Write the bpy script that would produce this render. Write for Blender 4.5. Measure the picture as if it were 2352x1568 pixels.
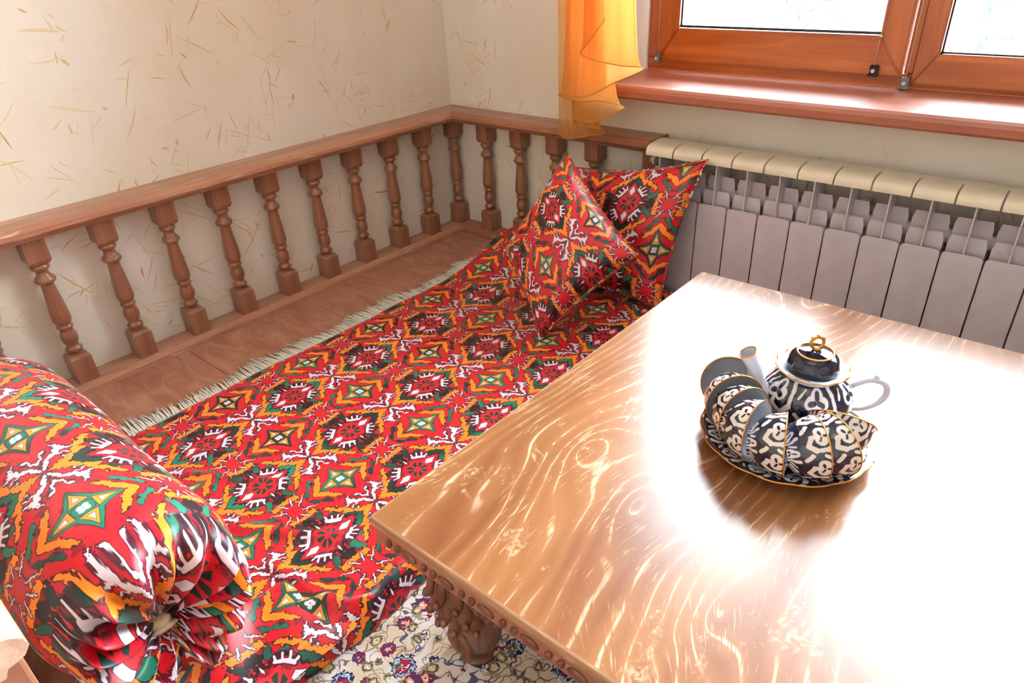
import bpy, bmesh, math, random
from mathutils import Vector, Matrix, noise as mnoise
for _o in list(bpy.data.objects): bpy.data.objects.remove(_o)
S = bpy.context.scene
COL = S.collection
PI = math.pi
R = math.radians

# ------------------------------------------------------------------ camera
cd = bpy.data.cameras.new('camera'); cam = bpy.data.objects.new('camera', cd); COL.objects.link(cam)
yaw, pitch, roll, FPX = R(41.7778), R(-30.0731), R(-2.8317), 1578.06
fw = Vector((-math.sin(yaw)*math.cos(pitch), math.cos(yaw)*math.cos(pitch), math.sin(pitch)))
rt = Vector((math.cos(yaw), math.sin(yaw), 0)); up = rt.cross(fw)
r2 = rt*math.cos(roll)+up*math.sin(roll); u2 = -rt*math.sin(roll)+up*math.cos(roll)
M = Matrix((r2, u2, -fw)).transposed().to_4x4(); M.translation = Vector((1.7812, -1.737, 0.9053))
cam.matrix_world = M
cd.sensor_width = 36; cd.lens = FPX/2352*36; cd.clip_start = 0.02; cd.clip_end = 200
S.camera = cam

# ------------------------------------------------------------------ world, lights, exposure
S.view_settings.view_transform = 'Standard'; S.view_settings.look = 'None'
S.view_settings.gamma = 1.0; S.view_settings.use_curve_mapping = False
S.view_settings.exposure = 0.05
S.cycles.use_adaptive_sampling = True; S.cycles.adaptive_threshold = 0.08; S.cycles.use_light_tree = False; S.cycles.max_bounces = 6; S.cycles.diffuse_bounces = 3; S.cycles.glossy_bounces = 3; S.cycles.transmission_bounces = 4; S.cycles.transparent_max_bounces = 8
SKY = 36.0
w = bpy.data.worlds.new('overcast_sky'); S.world = w; w.use_nodes = True
bg = w.node_tree.nodes['Background']; bg.inputs[0].default_value = (0.88, 0.945, 1.0, 1); bg.inputs[1].default_value = SKY

def area(name, loc, rot, sx, sy, power, col=(1, 1, 1), portal=False):
    l = bpy.data.lights.new(name, 'AREA'); l.shape = 'RECTANGLE'; l.size = sx; l.size_y = sy
    l.energy = power; l.color = col
    if portal: l.cycles.is_portal = True
    o = bpy.data.objects.new(name, l); COL.objects.link(o); o.location = loc; o.rotation_euler = rot
    return o
# daylight window in the back wall: a portal guides sky sampling through it
area('window_portal', (1.68, 0.3, 1.46), (R(-90), 0, 0), 2.0, 1.8, 1, portal=True)
# added warm fill lights, both unseen: one behind the viewer, one overhead
area('rear_fill', (1.5, -3.5, 1.5), (R(90), 0, 0), 1.8, 1.3, 4, (1.0, 0.82, 0.62))
area('overhead_fill', (1.7, -2.0, 2.55), (0, 0, 0), 0.7, 0.7, 4, (1.0, 0.72, 0.45))

# ------------------------------------------------------------------ node expression helper
class V:
    def __init__(s, nb, so): s.nb = nb; s.so = so
    def __add__(a, b): return a.nb.m('ADD', a, b)
    def __radd__(a, b): return a.nb.m('ADD', b, a)
    def __sub__(a, b): return a.nb.m('SUBTRACT', a, b)
    def __rsub__(a, b): return a.nb.m('SUBTRACT', b, a)
    def __mul__(a, b): return a.nb.m('MULTIPLY', a, b)
    def __rmul__(a, b): return a.nb.m('MULTIPLY', b, a)
    def __truediv__(a, b): return a.nb.m('DIVIDE', a, b)
class NB:
    def __init__(s, name, rough=0.5, spec=0.5):
        s.mat = bpy.data.materials.new(name); s.mat.use_nodes = True
        s.nt = s.mat.node_tree; s.n = s.nt.nodes
        s.p = s.n['Principled BSDF']; s.p.inputs['Roughness'].default_value = rough
        s.p.inputs['Specular IOR Level'].default_value = spec
        s.out = s.n['Material Output']
    def put(s, sock, v):
        if isinstance(v, V): s.nt.links.new(v.so, sock)
        elif isinstance(v, (tuple, list)):
            sock.default_value = tuple(v) + ((1,) if len(v) == 3 and len(sock.default_value) == 4 else ())
        else: sock.default_value = v
    def m(s, op, a, b=None, c=None, clamp=False):
        n = s.n.new('ShaderNodeMath'); n.operation = op; n.use_clamp = clamp
        s.put(n.inputs[0], a)
        if b is not None: s.put(n.inputs[1], b)
        if c is not None: s.put(n.inputs[2], c)
        return V(s, n.outputs[0])
    def vm(s, op, a, b=None, scale=None):
        n = s.n.new('ShaderNodeVectorMath'); n.operation = op; s.put(n.inputs[0], a)
        if b is not None: s.put(n.inputs[1], b)
        if scale is not None: s.put(n.inputs['Scale'], scale)
        return V(s, n.outputs['Value' if op in ('LENGTH', 'DOT_PRODUCT', 'DISTANCE') else 'Vector'])
    def mn(s, *a):
        r = a[0]
        for x in a[1:]: r = s.m('MINIMUM', r, x)
        return r
    def mx(s, *a):
        r = a[0]
        for x in a[1:]: r = s.m('MAXIMUM', r, x)
        return r
    def ab(s, a): return s.m('ABSOLUTE', a)
    def coord(s, k='Object'):
        n = s.n.new('ShaderNodeTexCoord'); return V(s, n.outputs[k])
    def xyz(s, v):
        n = s.n.new('ShaderNodeSeparateXYZ'); s.put(n.inputs[0], v); return [V(s, o) for o in n.outputs]
    def vec(s, x, y, z=0.0):
        n = s.n.new('ShaderNodeCombineXYZ')
        for i, q in enumerate((x, y, z)): s.put(n.inputs[i], q)
        return V(s, n.outputs[0])
    def noise(s, v, scale, detail=2, rough=0.5, dist=0.0, color=False):
        n = s.n.new('ShaderNodeTexNoise'); s.put(n.inputs['Vector'], v)
        n.inputs['Scale'].default_value = scale; n.inputs['Detail'].default_value = detail
        n.inputs['Roughness'].default_value = rough; n.inputs['Distortion'].default_value = dist
        return V(s, n.outputs['Color' if color else 'Fac'])
    def vor(s, v, scale, feature='F1', out='Distance', rand=1.0):
        n = s.n.new('ShaderNodeTexVoronoi'); n.feature = feature; s.put(n.inputs['Vector'], v)
        n.inputs['Scale'].default_value = scale; n.inputs['Randomness'].default_value = rand
        if out == 'all': return V(s, n.outputs['Distance']), V(s, n.outputs['Color']), V(s, n.outputs['Position'])
        return V(s, n.outputs[out])
    def ss(s, x, e0, e1, a=0.0, b=1.0):
        n = s.n.new('ShaderNodeMapRange'); n.interpolation_type = 'SMOOTHSTEP'
        s.put(n.inputs['Value'], x); n.inputs['From Min'].default_value = e0; n.inputs['From Max'].default_value = e1
        n.inputs['To Min'].default_value = a; n.inputs['To Max'].default_value = b
        return V(s, n.outputs['Result'])
    def mix(s, f, a, b):
        n = s.n.new('ShaderNodeMix'); n.data_type = 'RGBA'
        s.put(n.inputs[0], f); s.put(n.inputs[6], a); s.put(n.inputs[7], b)
        return V(s, n.outputs[2])
    def seg(s, p, a, b, r):
        a = Vector((a[0], a[1], 0)); b = Vector((b[0], b[1], 0)); ba = b-a
        pa = s.vm('SUBTRACT', p, tuple(a))
        t = s.m('MULTIPLY', s.vm('DOT_PRODUCT', pa, tuple(ba)), 1/ba.length_squared, clamp=True)
        q = s.vm('SCALE', tuple(ba), scale=t)
        return s.vm('DISTANCE', pa, q) - r
    def circ(s, p, c, r): return s.vm('DISTANCE', p, (c[0], c[1], 0)) - r
    def bump(s, h, strength=0.3, dist=0.002):
        n = s.n.new('ShaderNodeBump'); n.inputs['Strength'].default_value = strength; n.inputs['Distance'].default_value = dist
        s.put(n.inputs['Height'], h); s.nt.links.new(n.outputs[0], s.p.inputs['Normal'])
    def col(s, c): s.put(s.p.inputs['Base Color'], c); return s

def lin(r, g, b):
    f = lambda c: (c/255/12.92) if c/255 <= 0.04045 else ((c/255+0.055)/1.055)**2.4
    return (f(r), f(g), f(b))

# ------------------------------------------------------------------ materials
def mat_plaster():
    b = NB('straw_plaster', 0.9, 0.2); o = b.coord()
    n = b.noise(o, 3.0, 4); n2 = b.noise(o, 35.0, 3)
    c = b.mix(b.ss(n, 0.3, 0.7), (0.80, 0.70, 0.56), (0.85, 0.79, 0.70))
    c = b.mix(b.ss(n2, 0.62, 0.8, 0, 0.25), c, (0.62, 0.45, 0.22)); b.col(c)
    b.bump(n2, 0.25, 0.003); return b.mat
def mat_plain(name, c, rough=0.5, spec=0.5, metal=0.0):
    b = NB(name, rough, spec); o = b.coord(); n = b.noise(o, 12.0, 3)
    b.col(b.mix(b.ss(n, 0.3, 0.7), tuple(x*0.93 for x in c), tuple(min(1, x*1.05) for x in c)))
    b.p.inputs['Metallic'].default_value = metal
    return b.mat
def mat_wood(name, dark, light, axis='z', scale=1.0, rough=0.4, lime=None, coat=0.0):
    b = NB(name, rough, 0.5); o = b.coord(); x, y, z = b.xyz(o)
    k = 12.0
    st = {'x': (x*1.0, y*k, z*k), 'y': (x*k, y*1.0, z*k), 'z': (x*k, y*k, z*1.0)}[axis]
    v = b.vec(*st)
    n = b.noise(v, 4.0*scale, 5, 0.6, 0.6); f = b.noise(v, 22*scale, 3)
    c = b.mix(b.ss(n, 0.3, 0.7), dark, light)
    if lime:
        big = b.noise(o, 7.0, 2)
        g = b.m('MULTIPLY', b.ss(f, 0.56, 0.68), b.ss(big, 0.4, 0.65))
        c = b.mix(g*0.6, c, lime)
    b.col(c); b.bump(f, 0.15, 0.001)
    b.p.inputs['Coat Weight'].default_value = coat; b.p.inputs['Coat Roughness'].default_value = 0.15
    return b.mat
def mat_floor():
    b = NB('brown_laminate', 0.38, 0.5); o = b.coord(); x, y, z = b.xyz(o)
    v = b.vec(x*3.0, y*9.0, z)
    n = b.noise(v, 2.2, 5, 0.62, 1.4); n2 = b.noise(v, 9.0, 4, 0.6, 2.0)
    c = b.mix(b.ss(n, 0.3, 0.72), lin(164, 104, 78), lin(194, 138, 110))
    c = b.mix(b.ss(n2, 0.58, 0.75, 0, 0.4), c, lin(208, 166, 140)); b.col(c)
    b.bump(n2, 0.05, 0.001); return b.mat
def mat_tabletop():
    b = NB('limed_oak', 0.2, 0.5); o = b.coord(); x, y, z = b.xyz(o)
    # growth-ring field: long grain along y, opening into cathedrals around a few knots
    wob = b.noise(b.vec(x*1.6, y*0.55, 0.0), 2.0, 1, 0.4)
    wob2 = b.noise(b.vec(x*5.0, y*1.6, 1.7), 2.0, 2, 0.5)
    f = x*34.0 + (wob-0.5)*16.0 + (wob2-0.5)*3.2
    for kx, ky, kr, ka in ((1.36, -1.12, 0.05, 5.0), (1.47, -1.17, 0.035, 3.2), (1.62, -1.26, 0.04, 3.5), (1.50, -0.72, 0.05, 3.0), (1.85, -1.0, 0.05, 3.0)):
        d = b.vm('LENGTH', b.vec((x-kx)*1.0, (y-ky)*0.45, 0.0))
        f = f + b.m('EXPONENT', d*(-1.0/kr))*ka
    ring = b.m('PINGPONG', f, 0.5)
    pores = b.noise(b.vec(x*330.0+(wob-0.5)*260.0, y*26.0, 0.0), 1.0, 2, 0.6)
    mask = b.noise(o, 10.0, 3)
    line = b.m('MULTIPLY', b.ss(ring, 0.41, 0.49), b.ss(pores, 0.38, 0.52))
    line = b.m('MULTIPLY', line, b.ss(mask, 0.36, 0.58))
    fine = b.m('MULTIPLY', b.ss(pores, 0.56, 0.68), b.ss(mask, 0.44, 0.62))
    worn = b.m('MULTIPLY', b.ss(b.noise(b.vec(x*14, y*6, 0.3), 1.5, 5, 0.7), 0.58, 0.70), b.ss(b.noise(o, 150.0, 2), 0.4, 0.6))
    white = b.mx(line*0.6, fine*0.45, worn*0.45)
    tone = b.noise(b.vec(x*5, y*1.3, 0.0), 1.6, 4)
    c = b.mix(b.ss(tone, 0.3, 0.7), lin(114, 64, 34), lin(140, 90, 52))
    c = b.mix(b.ss(ring, 0.0, 0.5, 0.0, 0.15), c, lin(180, 128, 84))
    c = b.mix(white, c, lin(226, 198, 164)); b.col(c)
    b.bump(b.m('ADD', white*-0.5, pores*0.25), 0.25, 0.0006)
    b.put(b.p.inputs['Roughness'], 0.25)
    b.p.inputs['Coat Weight'].default_value = 0.2; b.p.inputs['Coat Roughness'].default_value = 0.2
    return b.mat

C_RED, C_ORG, C_WHT = lin(202, 8, 28), lin(246, 128, 22), lin(232, 218, 226)
C_GRN, C_DRK, C_MAR, C_GOLD = lin(22, 118, 92), lin(28, 14, 20), lin(112, 4, 30), lin(216, 138, 34)
def mat_ikat(name, px=0.2, py=0.2, ox=0.0, oy=0.0, warpk=0.0):
    b = NB(name, 0.42, 0.45); uv = b.coord('UV')
    big = b.noise(uv, 6.0, 1)
    wn = b.vm('SUBTRACT', b.noise(uv, 14.0, 1, color=True), (0.5, 0.5, 0.5))
    p = b.vm('ADD', b.vm('SUBTRACT', uv, (ox, oy, 0)), b.vm('SCALE', wn, scale=0.012))
    x, y, z = b.xyz(p)
    a = b.m('PINGPONG', x*(1/px), 0.5); q = b.m('PINGPONG', y*(1/py), 0.5)
    ab0 = b.vec(a, q, 0.0)
    # mirrored jitter: the same in every folded quarter, as in a screen print
    jn = b.vm('SUBTRACT', b.noise(ab0, 22.0, 2, 0.6, color=True), (0.5, 0.5, 0.5))
    jl = b.vm('SUBTRACT', b.noise(ab0, 9.0, 1, color=True), (0.5, 0.5, 0.5))
    P = b.vm('MULTIPLY', b.vm('ADD', b.vm('ADD', ab0, b.vm('SCALE', jn, scale=0.085)), b.vm('SCALE', jl, scale=0.05)), (1, 1, 0))
    Q = b.vm('MULTIPLY', b.vm('ADD', ab0, b.vm('SCALE', jn, scale=0.012)), (1, 1, 0))   # crisp layer
    pa, pb, _ = b.xyz(P); qa, qb, _ = b.xyz(Q)
    col = b.mix(b.ss(b.noise(ab0, 11.0, 2), 0.5, 0.56, 0.0, 0.75), C_RED, C_MAR)
    col = b.mix(b.ss(b.mn(pa+pb, 1.0-(pa+pb)), 0.40, 0.44), col, C_RED)     # red lattice lines
    def layer(col, d, c, ow=0.011, oc=C_DRK):
        if ow: col = b.mix(b.ss(d, ow-0.004, ow+0.002, 0.92, 0.0), col, oc)
        return b.mix(b.ss(d, -0.002, 0.003, 1.0, 0.0), col, c)
    # coordinates round the burst (.5,.5)
    B = b.vm('SUBTRACT', (0.5, 0.5, 0), P); Bq = b.vm('SUBTRACT', (0.5, 0.5, 0), Q)
    c_, d_, _ = b.xyz(Bq); c_ = b.ab(c_); d_ = b.ab(d_)
    Bc, Bd, _ = b.xyz(B); l1 = b.ab(Bc) + b.ab(Bd)
    # dark and green blots in the band round the burst
    blot = b.noise(ab0, 16.0, 2)
    band = b.m('MULTIPLY', b.ss(l1, 0.17, 0.20), b.ss(l1, 0.36, 0.33))
    col = b.mix(b.m('MULTIPLY', band, b.ss(blot, 0.45, 0.50)), col, C_DRK)
    gsel = b.ss(big, 0.42, 0.58)
    green = b.mix(gsel, lin(24, 46, 40), C_GRN)
    col = layer(col, b.mn(b.seg(P, (0.50, 0.18), (0.42, 0.26), 0.022), b.seg(P, (0.05, 0.33), (0.17, 0.22), 0.016),
                          b.seg(P, (0.27, 0.43), (0.20, 0.38), 0.022), b.seg(P, (0.29, 0.33), (0.33, 0.28), 0.014)), green, 0.009)
    # orange: ring round the burst, arrows at node (.5,0), chevron over the star tip, blobs at node (0,.5)
    om = b.mn(b.seg(P, (0.50, 0.09), (0.38, 0.22), 0.028), b.seg(P, (0.37, 0.20), (0.22, 0.31), 0.019),
              b.seg(P, (0.0, 0.255), (0.155, 0.135), 0.023), b.seg(P, (0.14, 0.40), (0.16, 0.50), 0.030),
              b.circ(P, (0.10, 0.345), 0.016))
    kite = b.mx(b.ab(0.5-qa) - (qb-0.02)*0.34, qb-0.13)
    om = b.mn(om, kite, b.seg(P, (0.05, 0.40), (0.08, 0.42), 0.012))
    col = layer(col, om, C_ORG)
    # white antlers between star and node (.5,0)
    wm = b.mn(b.seg(P, (0.455, 0.012), (0.30, 0.145), 0.015), b.seg(P, (0.40, 0.0), (0.27, 0.075), 0.008),
              b.seg(P, (0.36, 0.095), (0.40, 0.145), 0.008), b.seg(P, (0.31, 0.135), (0.255, 0.125), 0.009),
              b.seg(P, (0.31, 0.135), (0.34, 0.185), 0.008))
    # burst: rhombus, slash, claws
    wm = b.mn(wm, (c_*1.7 + b.ab(d_-0.155)*0.9) - 0.062, (d_*4.0 + b.ab(c_-0.165)) - 0.038)
    wm = b.mn(wm, b.seg(Bq, (0.075, 0.175), (0.155, 0.085), 0.014), b.seg(Bq, (0.10, 0.16), (0.14, 0.20), 0.007),
              b.seg(Bq, (0.13, 0.125), (0.175, 0.155), 0.007), b.seg(Bq, (0.155, 0.09), (0.20, 0.105), 0.007),
              b.seg(Bq, (0.075, 0.175), (0.085, 0.215), 0.007))
    wm = b.mn(wm, b.seg(P, (0.035, 0.42), (0.085, 0.355), 0.007), b.seg(P, (0.085, 0.475), (0.155, 0.455), 0.006))
    col = layer(col, wm, C_WHT, 0.012, lin(64, 8, 34))
    # burst heart: dark wedges between red spokes
    mi = b.mn(c_, d_); ma = b.mx(c_, d_); t = b.m('DIVIDE', mi, ma+0.001)
    wedge = b.mx(b.ab(t-0.45)*0.13-0.038, 0.03-ma, ma-0.085)
    col = b.mix(b.ss(b.vm('LENGTH', Bq), 0.10, 0.115, 1, 0), col, C_RED)
    col = layer(col, wedge, lin(20, 52, 44), 0)
    # star
    mi = b.mn(qa, qb); ma = b.mx(qa, qb)
    star = mi - (0.215-ma)*0.52
    col = layer(col, star, green, 0.008)
    kt = b.mx(mi - (0.175-ma)*0.42, 0.062-ma)
    col = layer(col, kt, C_GOLD, 0.006)
    col = layer(col, b.mx(mi-(0.135-ma)*0.34, 0.088-ma), C_WHT, 0.005)
    col = layer(col, b.vm('LENGTH', Q)-0.056, green, 0.006)
    col = layer(col, b.circ(Q, (0.015, 0.015), 0.016), C_WHT, 0.0)
    b.col(col)
    weave = b.noise(uv, 900.0, 1)
    b.bump(weave, 0.12, 0.0006)
    b.p.inputs['Sheen Weight'].default_value = 0.18; b.p.inputs['Sheen Roughness'].default_value = 0.4
    return b.mat

def mat_carpet():
    b = NB('persian_carpet', 0.95, 0.1); uv = b.coord(); x, y, z = b.xyz(uv)
    p0 = b.vec(x, y, 0.0)
    wn = b.vm('SUBTRACT', b.noise(p0, 38.0, 2, color=True), (0.5, 0.5, 0.5))
    p = b.vm('ADD', p0, b.vm('SCALE', wn, scale=0.012))
    p = b.vm('MULTIPLY', p, (1, 1, 0))
    base = b.mix(b.ss(b.noise(p0, 9.0, 2), 0.45, 0.55), lin(226, 218, 214), lin(208, 190, 166))
    col = base
    # scrolls: contour lines of smooth noise
    for sc, c, wd in ((24.0, lin(120, 28, 52), 0.008), (31.0, lin(38, 44, 88), 0.009), (19.0, lin(150, 132, 96), 0.012)):
        n = b.noise(b.vm('ADD', p, (sc, 0, 0)), sc, 1)
        col = b.mix(b.ss(b.ab(n-0.5), wd*0.7, wd*1.3, 0.85, 0.0), col, c)
    for sc, c1, c2, c3, th in ((23.0, lin(42, 40, 84), lin(158, 42, 66), lin(170, 200, 222), 0.22), (31.0, lin(128, 26, 50), lin(226, 160, 130), lin(60, 70, 120), 0.30), (42.0, lin(150, 130, 86), lin(198, 176, 130), lin(60, 60, 100), 0.40)):
        d, cc, pos = b.vor(b.vm('ADD', p, (sc*0.37, 0, 0)), sc, out='all')
        rr, gg, bb = b.xyz(cc)
        on = b.ss(rr, th, th+0.01)
        lob = b.noise(p, 175.0, 1)
        dd = d + (lob-0.5)*0.42
        for r0, c in ((0.42, c1), (0.34, c3), (0.27, c1), (0.22, c2), (0.11, lin(240, 226, 214)), (0.06, c1)):
            col = b.mix(b.m('MULTIPLY', on, b.ss(dd, r0-0.015, r0+0.01, 1, 0)), col, c)
    b.col(col); b.bump(b.noise(p0, 700, 1), 0.3, 0.001)
    return b.mat

def mat_pakhta(name, su, sv, k=0.0):
    """navy glaze with white cotton-boll ornaments; UV in repeats of the ornament"""
    b = NB(name, 0.12, 0.5); uv = b.coord('UV'); x, y, z = b.xyz(uv)
    x = x*su; y = y*sv
    row = b.m('FLOOR', y)
    fx = b.m('FRACT', x + row*0.5) - 0.5; fy = b.m('FRACT', y) - 0.5
    a = b.ab(fx)
    P = b.vec(a, fy, 0.0); F = b.vec(fx, fy, 0.0)
    lob = b.mn(b.circ(P, (0.12, 0.06), 0.155), b.circ(P, (0.0, 0.24), 0.15))
    lob = b.mn(lob, b.seg(P, (0.0, -0.05), (0.0, -0.2), 0.06))
    hole = b.mn(b.seg(P, (0.05, 0.065), (0.13, 0.03), 0.055), b.seg(P, (0.0, 0.16), (0.0, 0.27), 0.055))
    ring = b.mx(lob, 0.0-hole)
    horn = b.mn(b.seg(F, (0.0, -0.2), (0.25, -0.32), 0.055), b.seg(F, (0.25, -0.32), (0.42, -0.12), 0.065), b.seg(F, (0.42, -0.12), (0.40, 0.2), 0.045),
                b.seg(F, (0.40, 0.2), (0.34, 0.38), 0.06), b.seg(F, (-0.25, -0.42), (-0.42, -0.25), 0.05), b.seg(F, (-0.32, 0.3), (-0.42, 0.1), 0.03))
    d = b.mn(ring, horn) + k + (b.noise(F, 6.0, 1)-0.5)*0.06
    col = b.mix(b.ss(d, 0.0, 0.03, 1, 0), lin(14, 17, 46), lin(226, 214, 208))
    col = b.mix(b.ss(b.ab(b.ab(d-0.045)), 0.008, 0.018, 0.0, 0.0), col, lin(150, 110, 60))
    b.col(col); b.p.inputs['Coat Weight'].default_value = 0.6; b.p.inputs['Coat Roughness'].default_value = 0.04
    return b.mat
def mat_curtain():
    b = NB('sheer_orange_fabric', 0.5, 0.3); uv = b.coord('UV'); x, y, z = b.xyz(uv)
    n = b.noise(b.vec(x*90, y*2, 0), 1.0, 3); c = b.mix(n, lin(226, 142, 56), lin(246, 196, 124))
    tr = b.n.new('ShaderNodeBsdfTranslucent'); b.put(tr.inputs[0], c)
    tp = b.n.new('ShaderNodeBsdfTransparent'); b.put(tp.inputs[0], (1.0, 0.88, 0.66))
    b.col(c)
    m1 = b.n.new('ShaderNodeMixShader'); m1.inputs[0].default_value = 0.62
    b.nt.links.new(b.p.outputs[0], m1.inputs[1]); b.nt.links.new(tr.outputs[0], m1.inputs[2])
    m2 = b.n.new('ShaderNodeMixShader'); m2.inputs[0].default_value = 0.38
    b.nt.links.new(m1.outputs[0], m2.inputs[1]); b.nt.links.new(tp.outputs[0], m2.inputs[2])
    b.nt.links.new(m2.outputs[0], b.out.inputs[0]); return b.mat
def mat_glass():
    b = NB('window_glass'); tp = b.n.new('ShaderNodeBsdfTransparent'); tp.inputs[0].default_value = (0.95, 0.98, 0.99, 1)
    gl = b.n.new('ShaderNodeBsdfGlossy'); gl.inputs['Roughness'].default_value = 0.02
    fr = b.n.new('ShaderNodeFresnel'); fr.inputs[0].default_value = 1.3
    m = b.n.new('ShaderNodeMixShader'); b.nt.links.new(fr.outputs[0], m.inputs[0])
    b.nt.links.new(tp.outputs[0], m.inputs[1]); b.nt.links.new(gl.outputs[0], m.inputs[2]); b.nt.links.new(m.outputs[0], b.out.inputs[0])
    return b.mat
def mat_attr(name, rough=0.8):
    b = NB(name, rough, 0.2); n = b.n.new('ShaderNodeAttribute'); n.attribute_name = 'tint'
    b.col(V(b, n.outputs['Color'])); return b.mat

MT = {
 'plaster': mat_plaster(), 'floor': mat_floor(), 'tabletop': mat_tabletop(), 'carpet': mat_carpet(),
 'straw': mat_attr('golden_straw'),
 'ceiling': mat_plain('white_ceiling_paint', (0.8, 0.78, 0.74), 0.9, 0.2),
 'baluster': mat_wood('varnished_brown_wood', lin(136, 86, 62), lin(162, 108, 82), 'z', 0.7, 0.33, None, 0.3),
 'raily': mat_wood('worn_rail_wood_along_wall', lin(160, 102, 76), lin(190, 136, 106), 'y', 0.5, 0.33, lin(224, 192, 166), 0.3),
 'railx': mat_wood('worn_rail_wood_across', lin(142, 84, 60), lin(170, 110, 82), 'x', 0.5, 0.33, lin(206, 170, 146), 0.3),
 'railnear': mat_wood('pale_worn_rail_wood', lin(190, 148, 124), lin(222, 192, 170), 'x', 0.5, 0.33, lin(232, 214, 198), 0.3),
 'frame': mat_wood('orange_oak_frame_across', lin(158, 76, 26), lin(192, 106, 48), 'x', 0.6, 0.35, None, 0.3),
 'framez': mat_wood('orange_oak_frame_upright', lin(150, 72, 26), lin(186, 102, 48), 'z', 0.6, 0.35, None, 0.3),
 'sill': mat_wood('orange_oak_sill', lin(150, 76, 48), lin(176, 96, 62), 'x', 0.5, 0.4, None, 1.0),
 'tableleg': mat_wood('dark_carved_wood', lin(84, 44, 26), lin(128, 76, 50), 'z', 1.2, 0.38, None, 0.2),
 'edge': mat_wood('pale_worn_edge', lin(150, 104, 70), lin(196, 156, 120), 'x', 1.0, 0.4, lin(214, 186, 156)),
 'enamel': mat_plain('white_radiator_enamel', lin(210, 198, 204), 0.35, 0.5),
 'enamelcap': mat_plain('cream_radiator_enamel', lin(236, 222, 196), 0.3, 0.5),
 'dark': mat_plain('dark_gap', (0.03, 0.025, 0.03), 0.8),
 'grey': mat_plain('grey_plastic_clip', lin(120, 116, 122), 0.4),
 'cord': mat_plain('pale_cord', lin(222, 186, 160), 0.7),
 'fringe': mat_plain('cream_wool', lin(242, 238, 224), 0.95, 0.1),
 'porcelain': mat_plain('white_porcelain', lin(206, 210, 226), 0.1, 0.5),
 'navy': mat_plain('navy_glaze', lin(16, 14, 38), 0.08, 0.6),
 'gold': mat_plain('gilding', lin(206, 140, 60), 0.28, 0.5, 0.85),
 'glass': mat_glass(), 'curtain': mat_curtain(),
 'hem': mat_plain('curtain_hem_thread', lin(196, 126, 40), 0.7),
 'snow': mat_plain('snowy_ground', (0.75, 0.78, 0.82), 0.9, 0.1),
 'bark': mat_plain('grey_bark', (0.04, 0.042, 0.046), 0.9, 0.1),
 'seal': mat_plain('black_seal', (0.02, 0.02, 0.025), 0.6),
 'button': mat_plain('cream_satin', lin(214, 186, 150), 0.35, 0.5),
 'ikat_mat': mat_ikat('red_ikat_cotton_mat', 0.202, 0.209, 0.472, -1.222),
 'ikat_bolster': mat_ikat('red_ikat_cotton_bolster', 0.235, 0.235, 0.70, 0.0),
 'ikat_a': mat_ikat('red_ikat_cotton_cushion', 0.20, 0.225, 0.125, 0.132),
 'ikat_b': mat_ikat('red_ikat_cotton_cushion_dark', 0.22, 0.225, 0.333, 0.148),
 'pk_bowl': mat_pakhta('cotton_boll_glaze_bowl', 6.0, 1.75), 'pk_pot': mat_pakhta('cotton_boll_glaze_pot', 6.0, 1.9, 0.02),
 'pk_plate': mat_pakhta('cotton_boll_glaze_plate', 14.0, 2.0),
}

_sp = MT['sill'].node_tree.nodes['Principled BSDF']; _sp.inputs['Coat Roughness'].default_value = 0.42; _sp.inputs['Roughness'].default_value = 0.5

# ------------------------------------------------------------------ mesh helpers
def obj(name, bm, mat, parent=None, smooth=False, recalc=True):
    if recalc: bmesh.ops.recalc_face_normals(bm, faces=bm.faces)
    me = bpy.data.meshes.new(name); bm.to_mesh(me); bm.free()
    for m_ in (mat if isinstance(mat, (list, tuple)) else [mat]): me.materials.append(MT[m_])
    if smooth:
        for p in me.polygons: p.use_smooth = True
    o = bpy.data.objects.new(name, me); COL.objects.link(o)
    if parent: o.parent = parent
    return o
def tag(o, label=None, cat=None, group=None, kind=None):
    if label: o['label'] = label
    if cat: o['category'] = cat
    if group: o['group'] = group
    if kind: o['kind'] = kind
    return o
def empty(name, loc, rz=0.0):
    o = bpy.data.objects.new(name, None); COL.objects.link(o); o.location = loc; o.rotation_euler = (0, 0, rz)
    o.empty_display_size = 0.05; return o
def box(bm, x0, x1, y0, y1, z0, z1, mi=0, bev=0.0):
    vs = [bm.verts.new((x, y, z)) for x in (x0, x1) for y in (y0, y1) for z in (z0, z1)]
    fs = [(0, 1, 3, 2), (4, 6, 7, 5), (0, 4, 5, 1), (2, 3, 7, 6), (0, 2, 6, 4), (1, 5, 7, 3)]
    F = [bm.faces.new([vs[i] for i in f]) for f in fs]
    for f in F: f.material_index = mi
    if bev:
        es = list({e for f in F for e in f.edges})
        r = bmesh.ops.bevel(bm, geom=es, offset=bev, segments=2, affect='EDGES', profile=0.5)
        for f in r['faces']: f.material_index = mi
def mkbox(name, dims, mat, parent=None, bev=0.0):
    bm = bmesh.new(); box(bm, *dims, bev=bev); return obj(name, bm, mat, parent)
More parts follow.
